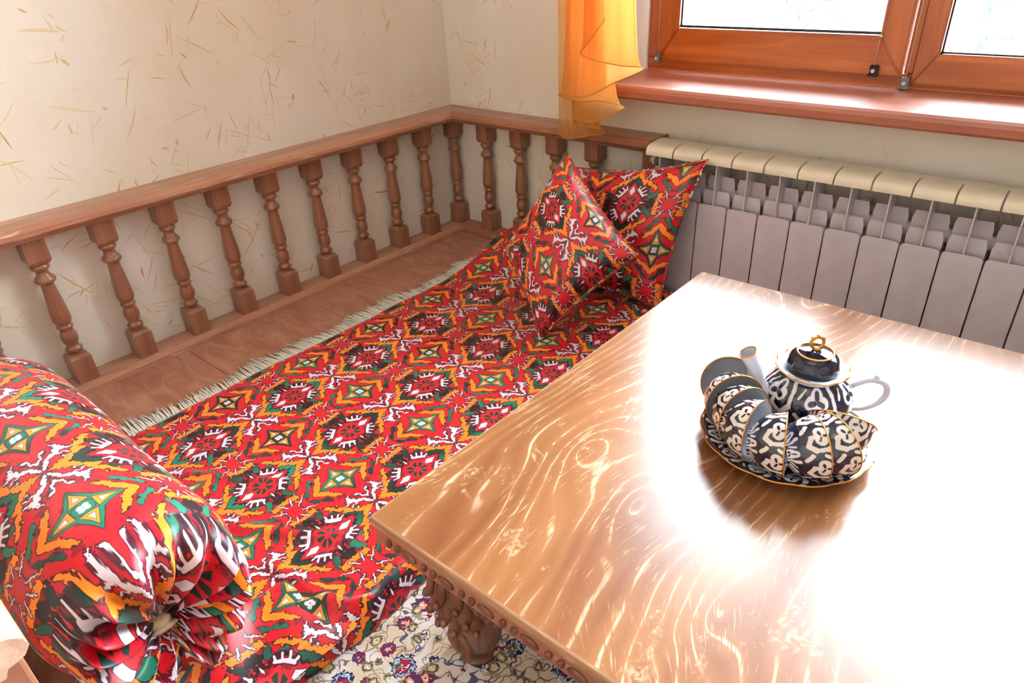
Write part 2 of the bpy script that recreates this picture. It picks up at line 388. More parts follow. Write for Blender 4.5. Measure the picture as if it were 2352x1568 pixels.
def lathe(bm, prof, n=32, cx=0, cy=0, cz=0, mi=0, uvl=None, close=False, fr=None, ph=0.0):
    """prof: (r, z) list; fr(theta, i, r, z) may change r,z"""
    rings = []; L = [0.0]
    for i in range(1, len(prof)): L.append(L[-1]+math.hypot(prof[i][0]-prof[i-1][0], prof[i][1]-prof[i-1][1]))
    for i, (r, z) in enumerate(prof):
        if r < 1e-6: rings.append([bm.verts.new((cx, cy, cz+z))]*n)
        else:
            ring = []
            for k in range(n):
                t = 2*PI*k/n + ph; rr, zz = (r, z) if fr is None else fr(t, i, r, z)
                ring.append(bm.verts.new((cx+rr*math.cos(t), cy+rr*math.sin(t), cz+zz)))
            rings.append(ring)
    for i in range(len(prof)-1):
        for k in range(n):
            q = [rings[i][k], rings[i][(k+1) % n], rings[i+1][(k+1) % n], rings[i+1][k]]
            us = [(k/n, L[i]/L[-1]), ((k+1)/n, L[i]/L[-1]), ((k+1)/n, L[i+1]/L[-1]), (k/n, L[i+1]/L[-1])]
            qq, uu = [], []
            for v_, u_ in zip(q, us):
                if v_ not in qq: qq.append(v_); uu.append(u_)
            if len(qq) < 3: continue
            f = bm.faces.new(qq); f.material_index = mi; f.smooth = True
            if uvl:
                for lp, u_ in zip(f.loops, uu): lp[uvl].uv = u_
def tube(bm, pts, rads, n=10, cap=True, mi=0, flat=None):
    pts = [Vector(p) for p in pts]
    if not isinstance(rads, (list, tuple)): rads = [rads]*len(pts)
    rings = []; pn = None
    for i, p in enumerate(pts):
        t = (pts[min(i+1, len(pts)-1)]-pts[max(i-1, 0)]).normalized()
        if pn is None: nn = t.orthogonal().normalized()
        else: nn = (pn - t*pn.dot(t)).normalized()
        pn = nn; bn = t.cross(nn)
        rings.append([bm.verts.new(p + (nn*math.cos(2*PI*k/n)+bn*math.sin(2*PI*k/n))*rads[i]) for k in range(n)])
    for i in range(len(pts)-1):
        for k in range(n):
            f = bm.faces.new((rings[i][k], rings[i][(k+1) % n], rings[i+1][(k+1) % n], rings[i+1][k])); f.smooth = True; f.material_index = mi
    if cap:
        for rg in (rings[0][::-1], rings[-1]):
            f = bm.faces.new(rg); f.material_index = mi
def spline(pts, sub=6):
    P = [Vector(p) for p in pts]; out = []
    for i in range(len(P)-1):
        p0, p1, p2, p3 = P[max(i-1, 0)], P[i], P[i+1], P[min(i+2, len(P)-1)]
        for k in range(sub):
            t = k/sub
            out.append(0.5*((2*p1)+(p2-p0)*t+(2*p0-5*p1+4*p2-p3)*t*t+(3*p1-p0-3*p2+p3)*t**3))
    out.append(P[-1]); return out
def splinef(v, sub=6): return [q.x for q in spline([(a, 0, 0) for a in v], sub)]
def ell(bm, c, r, rotm=None, seg=10, ring=7, mi=0):
    mat = Matrix.Translation(Vector(c)) @ (rotm.to_4x4() if rotm else Matrix()) @ Matrix.Diagonal((r[0], r[1], r[2], 1))
    res = bmesh.ops.create_uvsphere(bm, u_segments=seg, v_segments=ring, radius=1.0, matrix=mat)
    for v in res['verts']:
        for f in v.link_faces: f.smooth = True; f.material_index = mi
def prism(bm, prof, fn, ts, closed_caps=True, mi=0):
    """profile points swept: fn(px, pz, t) -> xyz"""
    rings = [[bm.verts.new(fn(a, b, t)) for a, b in prof] for t in ts]; n = len(prof)
    for i in range(len(ts)-1):
        for k in range(n):
            f = bm.faces.new((rings[i][k], rings[i][(k+1) % n], rings[i+1][(k+1) % n], rings[i+1][k])); f.material_index = mi
    if closed_caps:
        bm.faces.new(rings[0]); bm.faces.new(rings[-1][::-1])

# ------------------------------------------------------------------ room shell
X1, Y0, ZL, ZC = 3.6, -3.6, -0.25, 2.6
WX0, WX1, WZ0, WZ1 = 0.70, 2.66, 0.545, 2.35       # window opening
def structure(name, dims, mat, bev=0.0): return tag(mkbox(name, dims, mat, None, bev), kind='structure')
wl = structure('wall_left', (-0.2, 0.0, Y0, 0.3, ZL, ZC), 'plaster')
bm = bmesh.new()
box(bm, 0, WX0, 0, 0.3, ZL, ZC); box(bm, WX1, X1, 0, 0.3, ZL, ZC); box(bm, WX0, WX1, 0, 0.3, ZL, WZ0); box(bm, WX0, WX1, 0, 0.3, WZ1, ZC)
wb = tag(obj('wall_back', bm, 'plaster'), kind='structure')
structure('wall_right', (X1, X1+0.2, Y0, 0.3, ZL, ZC), 'plaster')
structure('wall_rear', (-0.2, X1+0.2, Y0-0.2, Y0, ZL, ZC), 'plaster')
structure('ceiling', (-0.2, X1+0.2, Y0-0.2, 0.3, ZC, ZC+0.1), 'ceiling')
structure('lower_floor_1', (0, X1, Y0, 0, ZL-0.1, ZL), 'floor')              # lower room floor under the platform
# platform floor with planks
fl = tag(mkbox('floor', (0, 3.2, Y0, -0.19, ZL, -0.012), 'baluster'), kind='structure')
rng = random.Random(5)
seams = [-0.19]; yy = -0.19
for k in range(30):
    yy -= 0.37 if k else 0.19
    seams.append(yy)
    if yy < -2.4: break
def plank(x0, x1, y0, y1):
    bm = bmesh.new(); box(bm, x0, x1, y0, y1, -0.012, 0.0, bev=0.0012); return obj('plank', bm, 'floor', fl)
for a, b_ in zip(seams, seams[1:]):
    plank(0.0, 1.3, b_+0.0006, a-0.0006); plank(1.3012, 3.2, b_+0.0006, a-0.0006)
plank(0.0, 0.845, -0.1888, 0.0)
plank(0.0, 3.2, -3.5, seams[-1]-0.0006)
bm = bmesh.new(); box(bm, 0, 0.85, -0.19, 0, ZL, -0.0125)
obj('platform_corner', bm, 'baluster', fl)

# straw in the plaster: thin flattened fibres pressed into both walls
def straws(name, n, seed, place, parent):
    rg = random.Random(seed); bm = bmesh.new(); cl = bm.verts.layers.float_color.new('tint')
    for _ in range(n):
        s, h = place(rg); L = rg.choice((0.02, 0.03, 0.045, 0.06, 0.085))*rg.uniform(0.6, 1.2); wd = rg.uniform(0.0008, 0.0026)
        if rg.random() < 0.18: wd *= 1.6
        an = rg.uniform(0, PI); cv = rg.uniform(-0.25, 0.25); dep = rg.uniform(0.0001, 0.0006)
        base = rg.choice(((0.66, 0.42, 0.14), (0.70, 0.48, 0.20), (0.74, 0.56, 0.28), (0.55, 0.34, 0.12), (0.74, 0.62, 0.40), (0.74, 0.62, 0.40)))
        pale = rg.uniform(0.05, 0.75); c = [base[i]*(1-pale)+(0.80, 0.72, 0.58)[i]*pale for i in range(3)]
        pr = None; N = 5
        for k in range(N+1):
            t = k/N-0.5; ww = wd*(1-(2*t)**2*0.85)*(0.8+0.4*rg.random())
            x = t*L; y = cv*L*(t*t*4-0.5)*0.3
            ca, sa = math.cos(an), math.sin(an)
            pts = []
            for sg, dd in ((-1, 0), (0, dep), (1, 0)):
                px, py = x*ca-(y+sg*ww)*sa, x*sa+(y+sg*ww)*ca
                pts.append(bm.verts.new((s+px, dd, h+py)))
            for v in pts: v[cl] = (*c, 1)
            if pr:
                for i in (0, 1): bm.faces.new((pr[i], pr[i+1], pts[i+1], pts[i]))
            pr = pts
    return bm
def cluster_place(s0, s1, h0, h1, rej=None):
    st = {'c': None, 'n': 0}
    def f(rg):
        for _ in range(50):
            if st['n'] <= 0:
                st['c'] = (rg.uniform(s0, s1), rg.uniform(h0, h1)); st['n'] = rg.randint(1, 6)
            st['n'] -= 1
            s, h = st['c'][0]+rg.gauss(0, 0.03), st['c'][1]+rg.gauss(0, 0.03)
            if s0 < s < s1 and h0 < h < h1 and not (rej and rej(s, h)): return s, h
            st['n'] = 0
        return s0+0.05, h0+0.05
    return f
bm = straws('l', 1500, 3, cluster_place(-2.5, -0.03, 0.03, 1.6), None)
for v in bm.verts: v.co = Vector((v.co.y, v.co.x, v.co.z))
o = tag(obj('straw_fibres', bm, 'straw', wl), kind='stuff')
bm = straws('b', 700, 4, cluster_place(0.03, 2.6, -0.1, 1.3, lambda s, h: s > 0.62 and h > 0.47), None)
for v in bm.verts: v.co = Vector((v.co.x, -v.co.y, v.co.z))
o = tag(obj('straw_fibres', bm, 'straw', wb), kind='stuff')

# ------------------------------------------------------------------ window
win = tag(empty('window_1', (0, 0, 0)), kind='structure')
FY = 0.12
def frame_bar(name, dims, mat, bev=0.003): return mkbox(name, dims, mat, win, bev)
frame_bar('outer_frame', (WX0, WX1, FY, 0.19, 0.575, 0.607), 'frame')
frame_bar('outer_frame', (WX0, WX1, FY, 0.19, 2.30, 2.35), 'frame')
frame_bar('outer_frame', (WX0, 0.748, FY, 0.19, 0.608, 2.299), 'framez')
frame_bar('outer_frame', (2.61, WX1, FY, 0.19, 0.608, 2.299), 'framez')
frame_bar('mullion', (1.3725, 1.3915, FY-0.006, 0.1805, 0.608, 2.299), 'framez', 0.002)
frame_bar('mullion_gap_cover', (1.35, 1.42, 0.181, 0.195, 0.608, 2.299), 'framez')  # plate added behind to stop sky light leaking past the mullion
def leaf_frame(name, x0, x1, z0, z1, y0, y1, ws, wb_, wt):
    f = bpy.data.objects.new(name, None); COL.objects.link(f); f.parent = win
    for nm, x_in, sgn in (('stile', x0, 1), ('stile', x1, -1)):
        bm = bmesh.new(); xi = x_in+sgn*ws
        prof = [(x_in, z0+0.0003), (xi, z0+wb_), (xi, z1-wt), (x_in, z1-0.0003)]
        prism(bm, prof, lambda a, b, t: (a, t, b), (y0, y1)); bmesh.ops.bevel(bm, geom=[e for e in bm.edges], offset=0.003, segments=2, affect='EDGES')
        obj(nm, bm, 'framez', f)
    for nm, z_in, zi in (('rail', z0, z0+wb_), ('rail', z1, z1-wt)):
        bm = bmesh.new(); g = 0.0012
        prof = [(x0+g, z_in), (x1-g, z_in), (x1-ws-g*0.4, zi), (x0+ws+g*0.4, zi)]
        prism(bm, prof, lambda a, b, t: (a, t, b), (y0, y1)); bmesh.ops.bevel(bm, geom=[e for e in bm.edges], offset=0.003, segments=2, affect='EDGES')
        obj(nm, bm, 'frame', f)
    return f
sash = leaf_frame('sash', 0.745, 1.371, 0.604, 2.31, 0.095, 0.119, 0.058, 0.083, 0.08)
bm = bmesh.new()
for (a, b_, c, d) in ((0.80, 0.806, 0.688, 2.23), (1.309, 1.315, 0.688, 2.23)): box(bm, a, b_, 0.108, 0.118, c, d)
box(bm, 0.80, 1.315, 0.108, 0.118, 0.688, 0.694)
obj('glazing_seal', bm, 'seal', sash)
mkbox('pane', (0.790, 1.322, 0.110, 0.114, 0.680, 2.240), 'glass', sash)
fix = leaf_frame('fixed_leaf', 1.393, 2.612, 0.586, 2.305, 0.108, 0.18, 0.045, 0.067, 0.06)
bm = bmesh.new(); box(bm, 1.436, 1.441, 0.125, 0.135, 0.651, 2.25); box(bm, 2.565, 2.57, 0.125, 0.135, 0.651, 2.25); box(bm, 1.436, 2.57, 0.125, 0.135, 0.651, 0.656)
obj('glazing_seal', bm, 'seal', fix)
mkbox('pane', (1.434, 2.572, 0.137, 0.141, 0.648, 2.25), 'glass', fix)
# sill board (deep, rounded nose)
bm = bmesh.new()
prof = [(0.12, 0.540), (-0.128, 0.540), (-0.133, 0.546), (-0.134, 0.560), (-0.131, 0.568), (-0.124, 0.573), (0.12, 0.576)]
prism(bm, prof, lambda a, b, t: (t, a, b), (0.64, 2.75))
sl = tag(obj('window_sill', bm, 'sill'), 'thick orange-brown wooden window sill above the radiator', 'window sill')
# blind clips with their cords
for cx_, y_, z_, zt_, nm in ((0.748, 0.088, 0.612, 2.2, 'a'), (1.315, 0.088, 0.616, 2.2, 'b'), (1.383, 0.100, 0.592, 2.2, 'c')):
    t = tag(empty('blind_cord', (cx_, y_, z_)),
            {'a': 'pale blind cord with grey clip at left end of the sash, beside the curtain',
             'b': 'pale blind cord with dark clip on the right stile of the left window sash',
             'c': 'pale blind cord with a grey screw clip between the two window leaves'}[nm], 'blind cord', 'cords guiding the window blinds')
    bm = bmesh.new(); box(bm, -0.009, 0.009, -0.006, 0.006, -0.012, 0.010, bev=0.002); box(bm, -0.011, 0.011, -0.012, 0.006, -0.014, -0.010, bev=0.001)
    k = obj('clip', bm, 'grey' if nm != 'b' else 'dark', t)
    bm = bmesh.new(); tube(bm, [(0, -0.0075, -0.002), (0, -0.0095, -0.002)], 0.0045, 12); obj('screw', bm, 'enamel', k)
    bm = bmesh.new(); tube(bm, [(0, 0, 0.0), (0.001, 0, 0.4), (0.0, 0, zt_-z_)], 0.0011, 6); obj('cord', bm, 'cord', t)

# outdoors: snowy ground and bare trees seen through the bright panes
tag(mkbox('ground', (-14, 20, 0.6, 40, -2.6, -2.5), 'snow'), kind='structure')
def tree(x, y, h, seed, label):
    rg = random.Random(seed); t = empty('bare_tree', (x, y, -2.5)); tag(t, label, 'tree', 'bare trees outside the window')
    bm = bmesh.new(); tube(bm, [(0, 0, 0), (0.05, 0, h*0.35), (0.0, 0.05, h*0.7), (0.1, 0, h)], [0.11, 0.085, 0.05, 0.012], 7); obj('trunk', bm, 'bark', t)
    bm = bmesh.new()
    def br(p, d, L, r, lv):
        e = p+d*L; mid = (p+e)/2+Vector((rg.gauss(0, .05), rg.gauss(0, .05), rg.gauss(0, .04)))*L
        tube(bm, [p, mid, e], [r, r*0.75, r*0.5], 4, cap=False)
        if lv == 0: return
        for _ in range(4):
            q = p.lerp(e, rg.uniform(0.3, 1.0)); nd = (d+Vector((rg.gauss(0, .6), rg.gauss(0, .6), rg.gauss(0.1, .5)))).normalized()
            br(q, nd, L*rg.uniform(0.45, 0.7), r*0.5, lv-1)
    for k in range(16):
        z = h*rg.uniform(0.25, 0.95); a = rg.uniform(0, 2*PI)
        br(Vector((0.04, 0.02, z)), Vector((math.cos(a), math.sin(a), rg.uniform(-0.1, 0.6))).normalized(), rg.uniform(0.7, 1.3), 0.018, 2)
    obj('branches', bm, 'bark', t)['kind'] = 'stuff'
tree(-1.6, 7.5, 4.6, 1, 'bare grey tree outside, faintly seen through the left window pane')
tree(0.0, 10.0, 5.0, 2, 'bare grey tree outside, behind the right window pane')

# ------------------------------------------------------------------ balustrades
RPROF = [(0, 0.392), (0.068, 0.392), (0.071, 0.398), (0.080, 0.401), (0.089, 0.404), (0.095, 0.411), (0.094, 0.420), (0.088, 0.427), (0.080, 0.430), (0, 0.430)]
BPROF = [(0, 0.0), (0.070, 0.0), (0.070, 0.012), (0.066, 0.020), (0.060, 0.024), (0, 0.024)]
def baluster_mesh():
    bm = bmesh.new(); H = 0.368; z0 = 0.024; hw = 0.0235
    def zf(f): return z0+H*(1-f)
    def block(f0, f1, sh):
        za, zb = zf(f0), zf(f1); bz = 0.010
        if sh == 'down':  # shoulder at the low side
            pr = [(hw, za), (hw, zb+bz), (0.019, zb+0.002), (0.012, zb)]
        else: pr = [(0.012, za), (0.019, za-0.002), (hw, za-bz), (hw, zb)]
        rings = []
        for r, z in pr:
            rings.append([bm.verts.new((sx*r, sy*r, z)) for sx, sy in ((-1, -1), (1, -1), (1, 1), (-1, 1))])
        for i in range(len(rings)-1):
            for k in range(4): bm.faces.new((rings[i][k], rings[i][(k+1) % 4], rings[i+1][(k+1) % 4], rings[i+1][k]))
        bm.faces.new(rings[0]); bm.faces.new(rings[-1])
    block(0.0, 0.17, 'down'); block(0.80, 1.0, 'up')
    pr = [(0.165, .012), (.175, .018), (.19, .0205), (.205, .018), (.212, .0145), (.225, .0125), (.245, .0145), (.262, .020), (.277, .0225), (.292, .020), (.298, .0145),
          (.31, .0135), (.36, .0150), (.42, .0172), (.48, .0192), (.53, .0205), (.56, .0200), (.58, .0170), (.588, .0140), (.596, .0165), (.607, .0185), (.618, .0160), (.625, .0135),
          (.64, .0155), (.67, .0185), (.70, .0185), (.725, .0150), (.742, .0125), (.755, .0165), (.768, .0195), (.782, .0165), (.79, .0130), (.805, .0120)]
    lathe(bm, [(r, zf(f)) for f, r in pr], 16)
    bmesh.ops.recalc_face_normals(bm, faces=bm.faces)
    me = bpy.data.meshes.new('baluster'); bm.to_mesh(me); bm.free(); me.materials.append(MT['baluster']); return me
BME = baluster_mesh()
def add_baluster(par, x, y, z=0, rz=0):
    o = bpy.data.objects.new('baluster', BME); COL.objects.link(o); o.parent = par; o.location = (x, y, z); o.rotation_euler = (0, 0, rz); return o
YB, PB = -0.0307, 0.1475
bl = tag(empty('balustrade', (0, 0, 0)), 'long brown wooden balustrade along the left straw plaster wall', 'railing')
bm = bmesh.new(); prism(bm, RPROF, lambda a, b, t: (a, -a-0.0004 if t == 0 else t, b), (0, -1.0, -2.6)); obj('handrail', bm, 'raily', bl)
bm = bmesh.new(); prism(bm, BPROF, lambda a, b, t: (a, -a-0.0004 if t == 0 else t, b), (0, -1.0, -2.6)); obj('bottom_rail', bm, 'raily', bl)
for i in range(16):
    add_baluster(bl, 0.0308, YB-PB*i)
b2 = tag(empty('balustrade', (0, 0, 0)), 'short dark balustrade on the back wall between corner and radiator', 'railing')
bm = bmesh.new(); prism(bm, RPROF, lambda a, b, t: ((a+0.0004) if t == 0 else t, -a, b), (0, 0.5, 0.84)); obj('handrail', bm, 'railx', b2)
bm = bmesh.new(); prism(bm, BPROF, lambda a, b, t: ((a+0.0004) if t == 0 else t, -a, b), (0, 0.5, 0.80)); obj('bottom_rail', bm, 'railx', b2)
for i in range(4): add_baluster(b2, 0.1858+0.1466*i, -0.0308)
bm = bmesh.new(); box(bm, 0.80, 0.845, -0.055, -0.005, 0.0, 0.391, bev=0.002); obj('end_post', bm, 'baluster', b2)
bm = bmesh.new(); box(bm, 0.8405, 0.849, -0.098, -0.003, 0.393, 0.433, bev=0.002); obj('end_cap', bm, 'railx', b2)
# near railing, its end just inside the frame
b3 = tag(empty('balustrade', (0, 0, 0)), 'near balustrade with pale worn top, cut off by the lower left corner', 'railing')
NY = -1.726
bm = bmesh.new(); NP = [(-0.020, 0.392), (0.012, 0.392), (0.016, 0.400), (0.030, 0.403), (0.036, 0.411), (0.034, 0.421), (0.026, 0.428), (0.018, 0.4305), (-0.026, 0.4305), (-0.034, 0.428), (-0.042, 0.421), (-0.044, 0.411), (-0.038, 0.403), (-0.024, 0.400)]; prism(bm, NP, lambda a, b, t: (t, NY-0.040+a, b), (0.0, 0.6, 1.212)); obj('handrail', bm, 'railnear', b3)
bm = bmesh.new(); box(bm, 0.0, 1.15, NY-0.07, NY-0.02, 0.0, 0.03, bev=0.003); obj('bottom_rail', bm, 'railx', b3)
bm = bmesh.new(); box(bm, 1.150, 1.198, NY-0.058, NY-0.012, 0.0, 0.3915, bev=0.004); obj('end_post', bm, 'baluster', b3)
for i in range(8): add_baluster(b3, 0.12+0.1375*i, NY-0.036, 0.006)

# ------------------------------------------------------------------ radiator
rad = tag(empty('radiator', (0.858, -0.14, -0.15)), 'white sectional radiator with cream curved top under the window sill', 'radiator')
RX, RZ = 0.858, -0.15
def rounded_plate(bm, x0, x1, y, th, z0, z1, r):
    pts = [(x0, z0), (x1, z0)]
    for k in range(5):
        a = PI/2*k/4; pts.append((x1-r+r*math.cos(a), z1-r+r*math.sin(a)))
    for k in range(5):
        a = PI/2+PI/2*k/4; pts.append((x0+r+r*math.cos(a), z1-r+r*math.sin(a)))
    prism(bm, pts, lambda a, b, t: (a, t, b), (y, y+th))
def section_parts():
    # local: x 0...08, y from 0 (front), z from bottom 0
    P = {}
    bm = bmesh.new(); rounded_plate(bm, 0.0015, 0.0785, 0.0, 0.004, 0.01, 0.456, 0.008)
    bmesh.ops.bevel(bm, geom=[e for e in bm.edges if abs(e.verts[0].co.y) < 1e-5 and abs(e.verts[1].co.y) < 1e-5], offset=0.0012, segments=2, affect='EDGES'); P['front_panel'] = (bm, 'enamel')
    bm = bmesh.new()
    for yy_, zt_ in ((0.021, 0.488), (0.043, 0.520)):
        pts = []
        for k in range(7): pts.append((yy_+0.020*(1-math.sin(PI/2*k/6)), zt_-0.10+0.10*k/6))
        for k in range(6):
            (ya, za), (yb, zb_) = pts[k], pts[k+1]; xa = 0.004 if k < 5 else 0.004; xb = 0.004 if k < 5 else 0.008
            for (p0, p1) in (((xa, ya, za), (xb, yb, zb_)),):
                vs = [bm.verts.new((p0[0], p0[1], p0[2])), bm.verts.new((0.08-p0[0], p0[1], p0[2])), bm.verts.new((0.08-p1[0], p1[1], p1[2])), bm.verts.new((p1[0], p1[1], p1[2]))]
                v2 = [bm.verts.new((v.co.x, v.co.y+0.002, v.co.z)) for v in vs]
                bm.faces.new(vs); bm.faces.new(v2[::-1])
                for q in range(4): bm.faces.new((vs[q], v2[q], v2[(q+1) % 4], vs[(q+1) % 4])); P['inner_fin'] = (bm, 'enamel')
    bm = bmesh.new(); box(bm, 0.0385, 0.0415, 0.0045, 0.086, 0.02, 0.562); P['web'] = (bm, 'enamel')
    bm = bmesh.new()
    prof = [(0.0, 0.548), (-0.001, 0.556), (0.002, 0.565), (0.010, 0.571), (0.025, 0.5745), (0.05, 0.576), (0.082, 0.576), (0.086, 0.572), (0.084, 0.568), (0.05, 0.572), (0.025, 0.5705), (0.012, 0.567), (0.005, 0.561), (0.003, 0.549)]
    prof = [(a, b+0.010) for a, b in prof]
    prism(bm, prof, lambda a, b, t: (t, a, b), (0.0019, 0.0781))
    box(bm, 0.0, 0.08, 0.056, 0.082, 0.5835, 0.5855); P['top_cap'] = (bm, 'enamelcap')
    return P
def section_mesh():
    bm = bmesh.new()
    for z in (0.06, 0.47): tube(bm, [(0.0, 0.058, z), (0.08, 0.058, z)], 0.017, 12)
    tube(bm, [(0.04, 0.058, 0.06), (0.04, 0.058, 0.47)], 0.015, 10)
    rounded_plate(bm, 0.004, 0.076, 0.086, 0.002, 0.02, 0.50, 0.01)
    return bm
proto = obj('section', section_mesh(), 'enamel', rad)
subs = {k: obj(k, bm, m_, proto) for k, (bm, m_) in section_parts().items()}
for o in [subs['top_cap']]:
    for p in o.data.polygons: p.use_smooth = True
    o.data.set_sharp_from_angle(angle=R(40))
for i in range(1, 13):
    c = proto.copy(); COL.objects.link(c); c.parent = rad; c.location = (0.08*i, 0, 0)
    for s_ in subs.values():
        d = s_.copy(); COL.objects.link(d); d.parent = c
bm = bmesh.new(); tube(bm, [(0.001, 0.058, 0.53), (-0.008, 0.058, 0.53), (-0.009, 0.058, 0.53), (-0.016, 0.058, 0.53)], [0.012, 0.012, 0.007, 0.007], 12)
obj('end_plug', bm, 'enamel', rad)
bm = bmesh.new(); tube(bm, [(0.0, 0.058, 0.47), (-0.008, 0.058, 0.47)], 0.018, 12); obj('end_plug', bm, 'enamel', rad)
for bx_ in (0.12, 0.52, 0.92): mkbox('wall_bracket', (bx_, bx_+0.02, 0.089, 0.1395, 0.44, 0.5), 'enamel', rad, 0.001)
for fx_ in (0.2, 0.8): mkbox('foot', (fx_, fx_+0.03, 0.04, 0.08, -0.0995, 0.04), 'enamel', rad)

# ------------------------------------------------------------------ carpet, sitting mat
cp = tag(empty('carpet', (0.345, -0.25, 0)), 'cream Persian carpet with navy and burgundy flowers under mat and table', 'carpet')
cp.location = (0, 0, 0)
bm = bmesh.new(); box(bm, 0.345, 3.0, -1.70, -0.215, 0.0005, 0.008, bev=0.002); obj('pile', bm, 'carpet', cp)
bm = bmesh.new(); rg = random.Random(11)
y = -1.70
while y < -0.22:
    L = rg.uniform(0.050, 0.070)+0.012*math.sin(y*17)+0.008*math.sin(y*41+1); dy = rg.gauss(0, 0.004)+0.008*math.sin(y*9)
    z1 = rg.uniform(0.002, 0.010)
    pts = [(0.350, y, 0.0055), (0.342-L*0.2, y+dy*0.2, 0.008), (0.342-L*0.55, y+dy*0.5+rg.gauss(0, .001), 0.003+z1*0.8), (0.342-L, y+dy+rg.gauss(0, .003), 0.003+z1*0.3)]
    tube(bm, pts, [0.0020, 0.0018, 0.0021, 0.0012], 5); y += rg.uniform(0.0026, 0.0042)
obj('fringe', bm, 'fringe', cp)['kind'] = 'stuff'
bm = bmesh.new()   # knotted header of slanting stitches
y = -1.70
while y < -0.22:
    tube(bm, [(0.340, y, 0.0085), (0.362, y+0.006, 0.0098)], 0.0019, 5); y += 0.0075
obj('knotted_edge', bm, 'fringe', cp)['kind'] = 'stuff'

MX0, MX1, MY0, MY1 = 0.392, 1.142, -1.705, -0.15
RIDGES = [((0.62, -1.40), (0.86, -1.26), 0.008, 0.010), ((0.80, -1.43), (1.02, -1.30), 0.011, 0.012), ((1.02, -1.50), (1.13, -1.36), 0.012, 0.012), ((0.95, -1.42), (1.12, -1.40), 0.010, 0.012),
          ((0.52, -1.38), (0.66, -1.31), 0.006, 0.009), ((1.04, -1.62), (1.14, -1.55), 0.010, 0.014), ((0.90, -1.35), (1.0, -1.24), 0.006, 0.008)]
def mat_h(x, y):
    # distance to rim
    dx = min(x-MX0, MX1-x); dy = min(y-MY0, MY1-y); T = 0.048; r = 0.03
    e = min(dx, dy); f = 1.0 if e >= r else math.sqrt(max(0, 1-(1-e/r)**2))
    h = T*f
    h += f*(0.0035*mnoise.noise((x*5, y*5, 0))+0.0018*mnoise.noise((x*16, y*16, 3)))
    t = min(1, max(0, (y+0.50)/0.30)); w_ = min(1, max(0, (0.60-x)/0.2)); s = t*t*(3-2*t)
    h += f*(0.075*s*(0.35+0.65*w_)*min(1, max(0, (0.95-x)/0.3)))
    for (ax, ay), (bx, by), hh, sg in RIDGES:
        vx, vy = bx-ax, by-ay; t = max(0, min(1, ((x-ax)*vx+(y-ay)*vy)/(vx*vx+vy*vy)))
        d = math.hypot(x-ax-vx*t, y-ay-vy*t); h += f*hh*math.exp(-(d/sg)**2)*(0.35+0.65*math.sin(PI*(0.15+0.7*t)))
    return h
def grid_surface(bm, fn, nu, nv, uvl=None, uvf=None, mi=0):
    vs = [[bm.verts.new(fn(i/nu, j/nv)) for j in range(nv+1)] for i in range(nu+1)]
    for i in range(nu):
        for j in range(nv):
            f = bm.faces.new((vs[i][j], vs[i+1][j], vs[i+1][j+1], vs[i][j+1])); f.smooth = True; f.material_index = mi
            if uvl:
                for lp, (a, b_) in zip(f.loops, ((i, j), (i+1, j), (i+1, j+1), (i, j+1))): lp[uvl].uv = uvf(a/nu, b_/nv)
    return vs
bm = bmesh.new(); uvl = bm.loops.layers.uv.new('UVMap')
def _edge(t, lo, hi):   # denser at the rims
    s = 0.5-0.5*math.cos(PI*t); s = 0.35*s+0.65*t; return lo+(hi-lo)*s
def mtop(u, v):
    x, y = _edge(u, MX0, MX1), _edge(v, MY0, MY1)
    wob = 0.004*math.sin(y*13)+0.003*math.sin(y*31)
    return Vector((x+wob*(1 if x > 0.7 else 0.5), y, 0.0095+mat_h(x, y)))
def muv(u, v):
    x, y = _edge(u, MX0, MX1), _edge(v, MY0, MY1); r = 0.03
    dr = lambda e: (0 if e >= r else 0.035*(1-math.sqrt(max(0, 1-(1-e/r)**2))))
    return (x+dr(MX1-x)-dr(x-MX0), y-dr(y-MY0)+dr(MY1-y))
grid_surface(bm, mtop, 120, 230, uvl, muv)
grid_surface(bm, lambda u, v: Vector((mtop(u, v).x, mtop(u, v).y, 0.0092)), 12, 24, uvl, lambda u, v: (u, v))
mt = tag(obj('sitting_mat', bm, 'ikat_mat', smooth=True), 'long red ikat sitting mat with green stars lying on the carpet', 'mat')

# ------------------------------------------------------------------ bolster
bol = tag(empty('bolster', (1.0, -1.6, 0.06)), 'large round red ikat bolster with gathered end at lower left', 'bolster'); bol.location = (0, 0, 0)
BY, BZ, BR = -1.592, 0.186, 0.128
def bol_c(x):
    return BY+0.01*math.sin(x*6), BZ - (0.03*(1-min(1, (x-0.2)/0.35))**2)
def bolr(x, a):
    e0 = min(1.0, max(0.0, (x-0.20)/0.16)); r = BR*math.sqrt(max(0.0, 1-(1-e0)**2))*0.999+0.001
    if x < 0.6: r *= 0.86+0.14*((x-0.2)/0.4)
    r *= 1+0.015*mnoise.noise((x*6, math.cos(a)*1.5, math.sin(a)*1.5))+0.006*mnoise.noise((x*20, math.cos(a)*4, math.sin(a)*4))
    return r
bm = bmesh.new(); uvl = bm.loops.layers.uv.new('UVMap')
XB = 1.005
def bside(u, v):
    x = 0.20+(XB-0.20)*u; a = 2*PI*v; cy_, cz_ = bol_c(x); r = bolr(x, a)
    if u > 0.93: r *= 1-0.10*((u-0.93)/0.07)**2
    y = cy_+r*math.cos(a); z = cz_+r*math.sin(a)
    z = max(z, 0.060)    # sinks onto the mat
    return Vector((x, y, z))
grid_surface(bm, bside, 90, 110, uvl, lambda u, v: (0.20+(XB-0.20)*u, (v-0.27)*2*PI*BR))
obj('cover', bm, 'ikat_bolster', bol, smooth=True)
bm = bmesh.new(); uvl = bm.loops.layers.uv.new('UVMap')
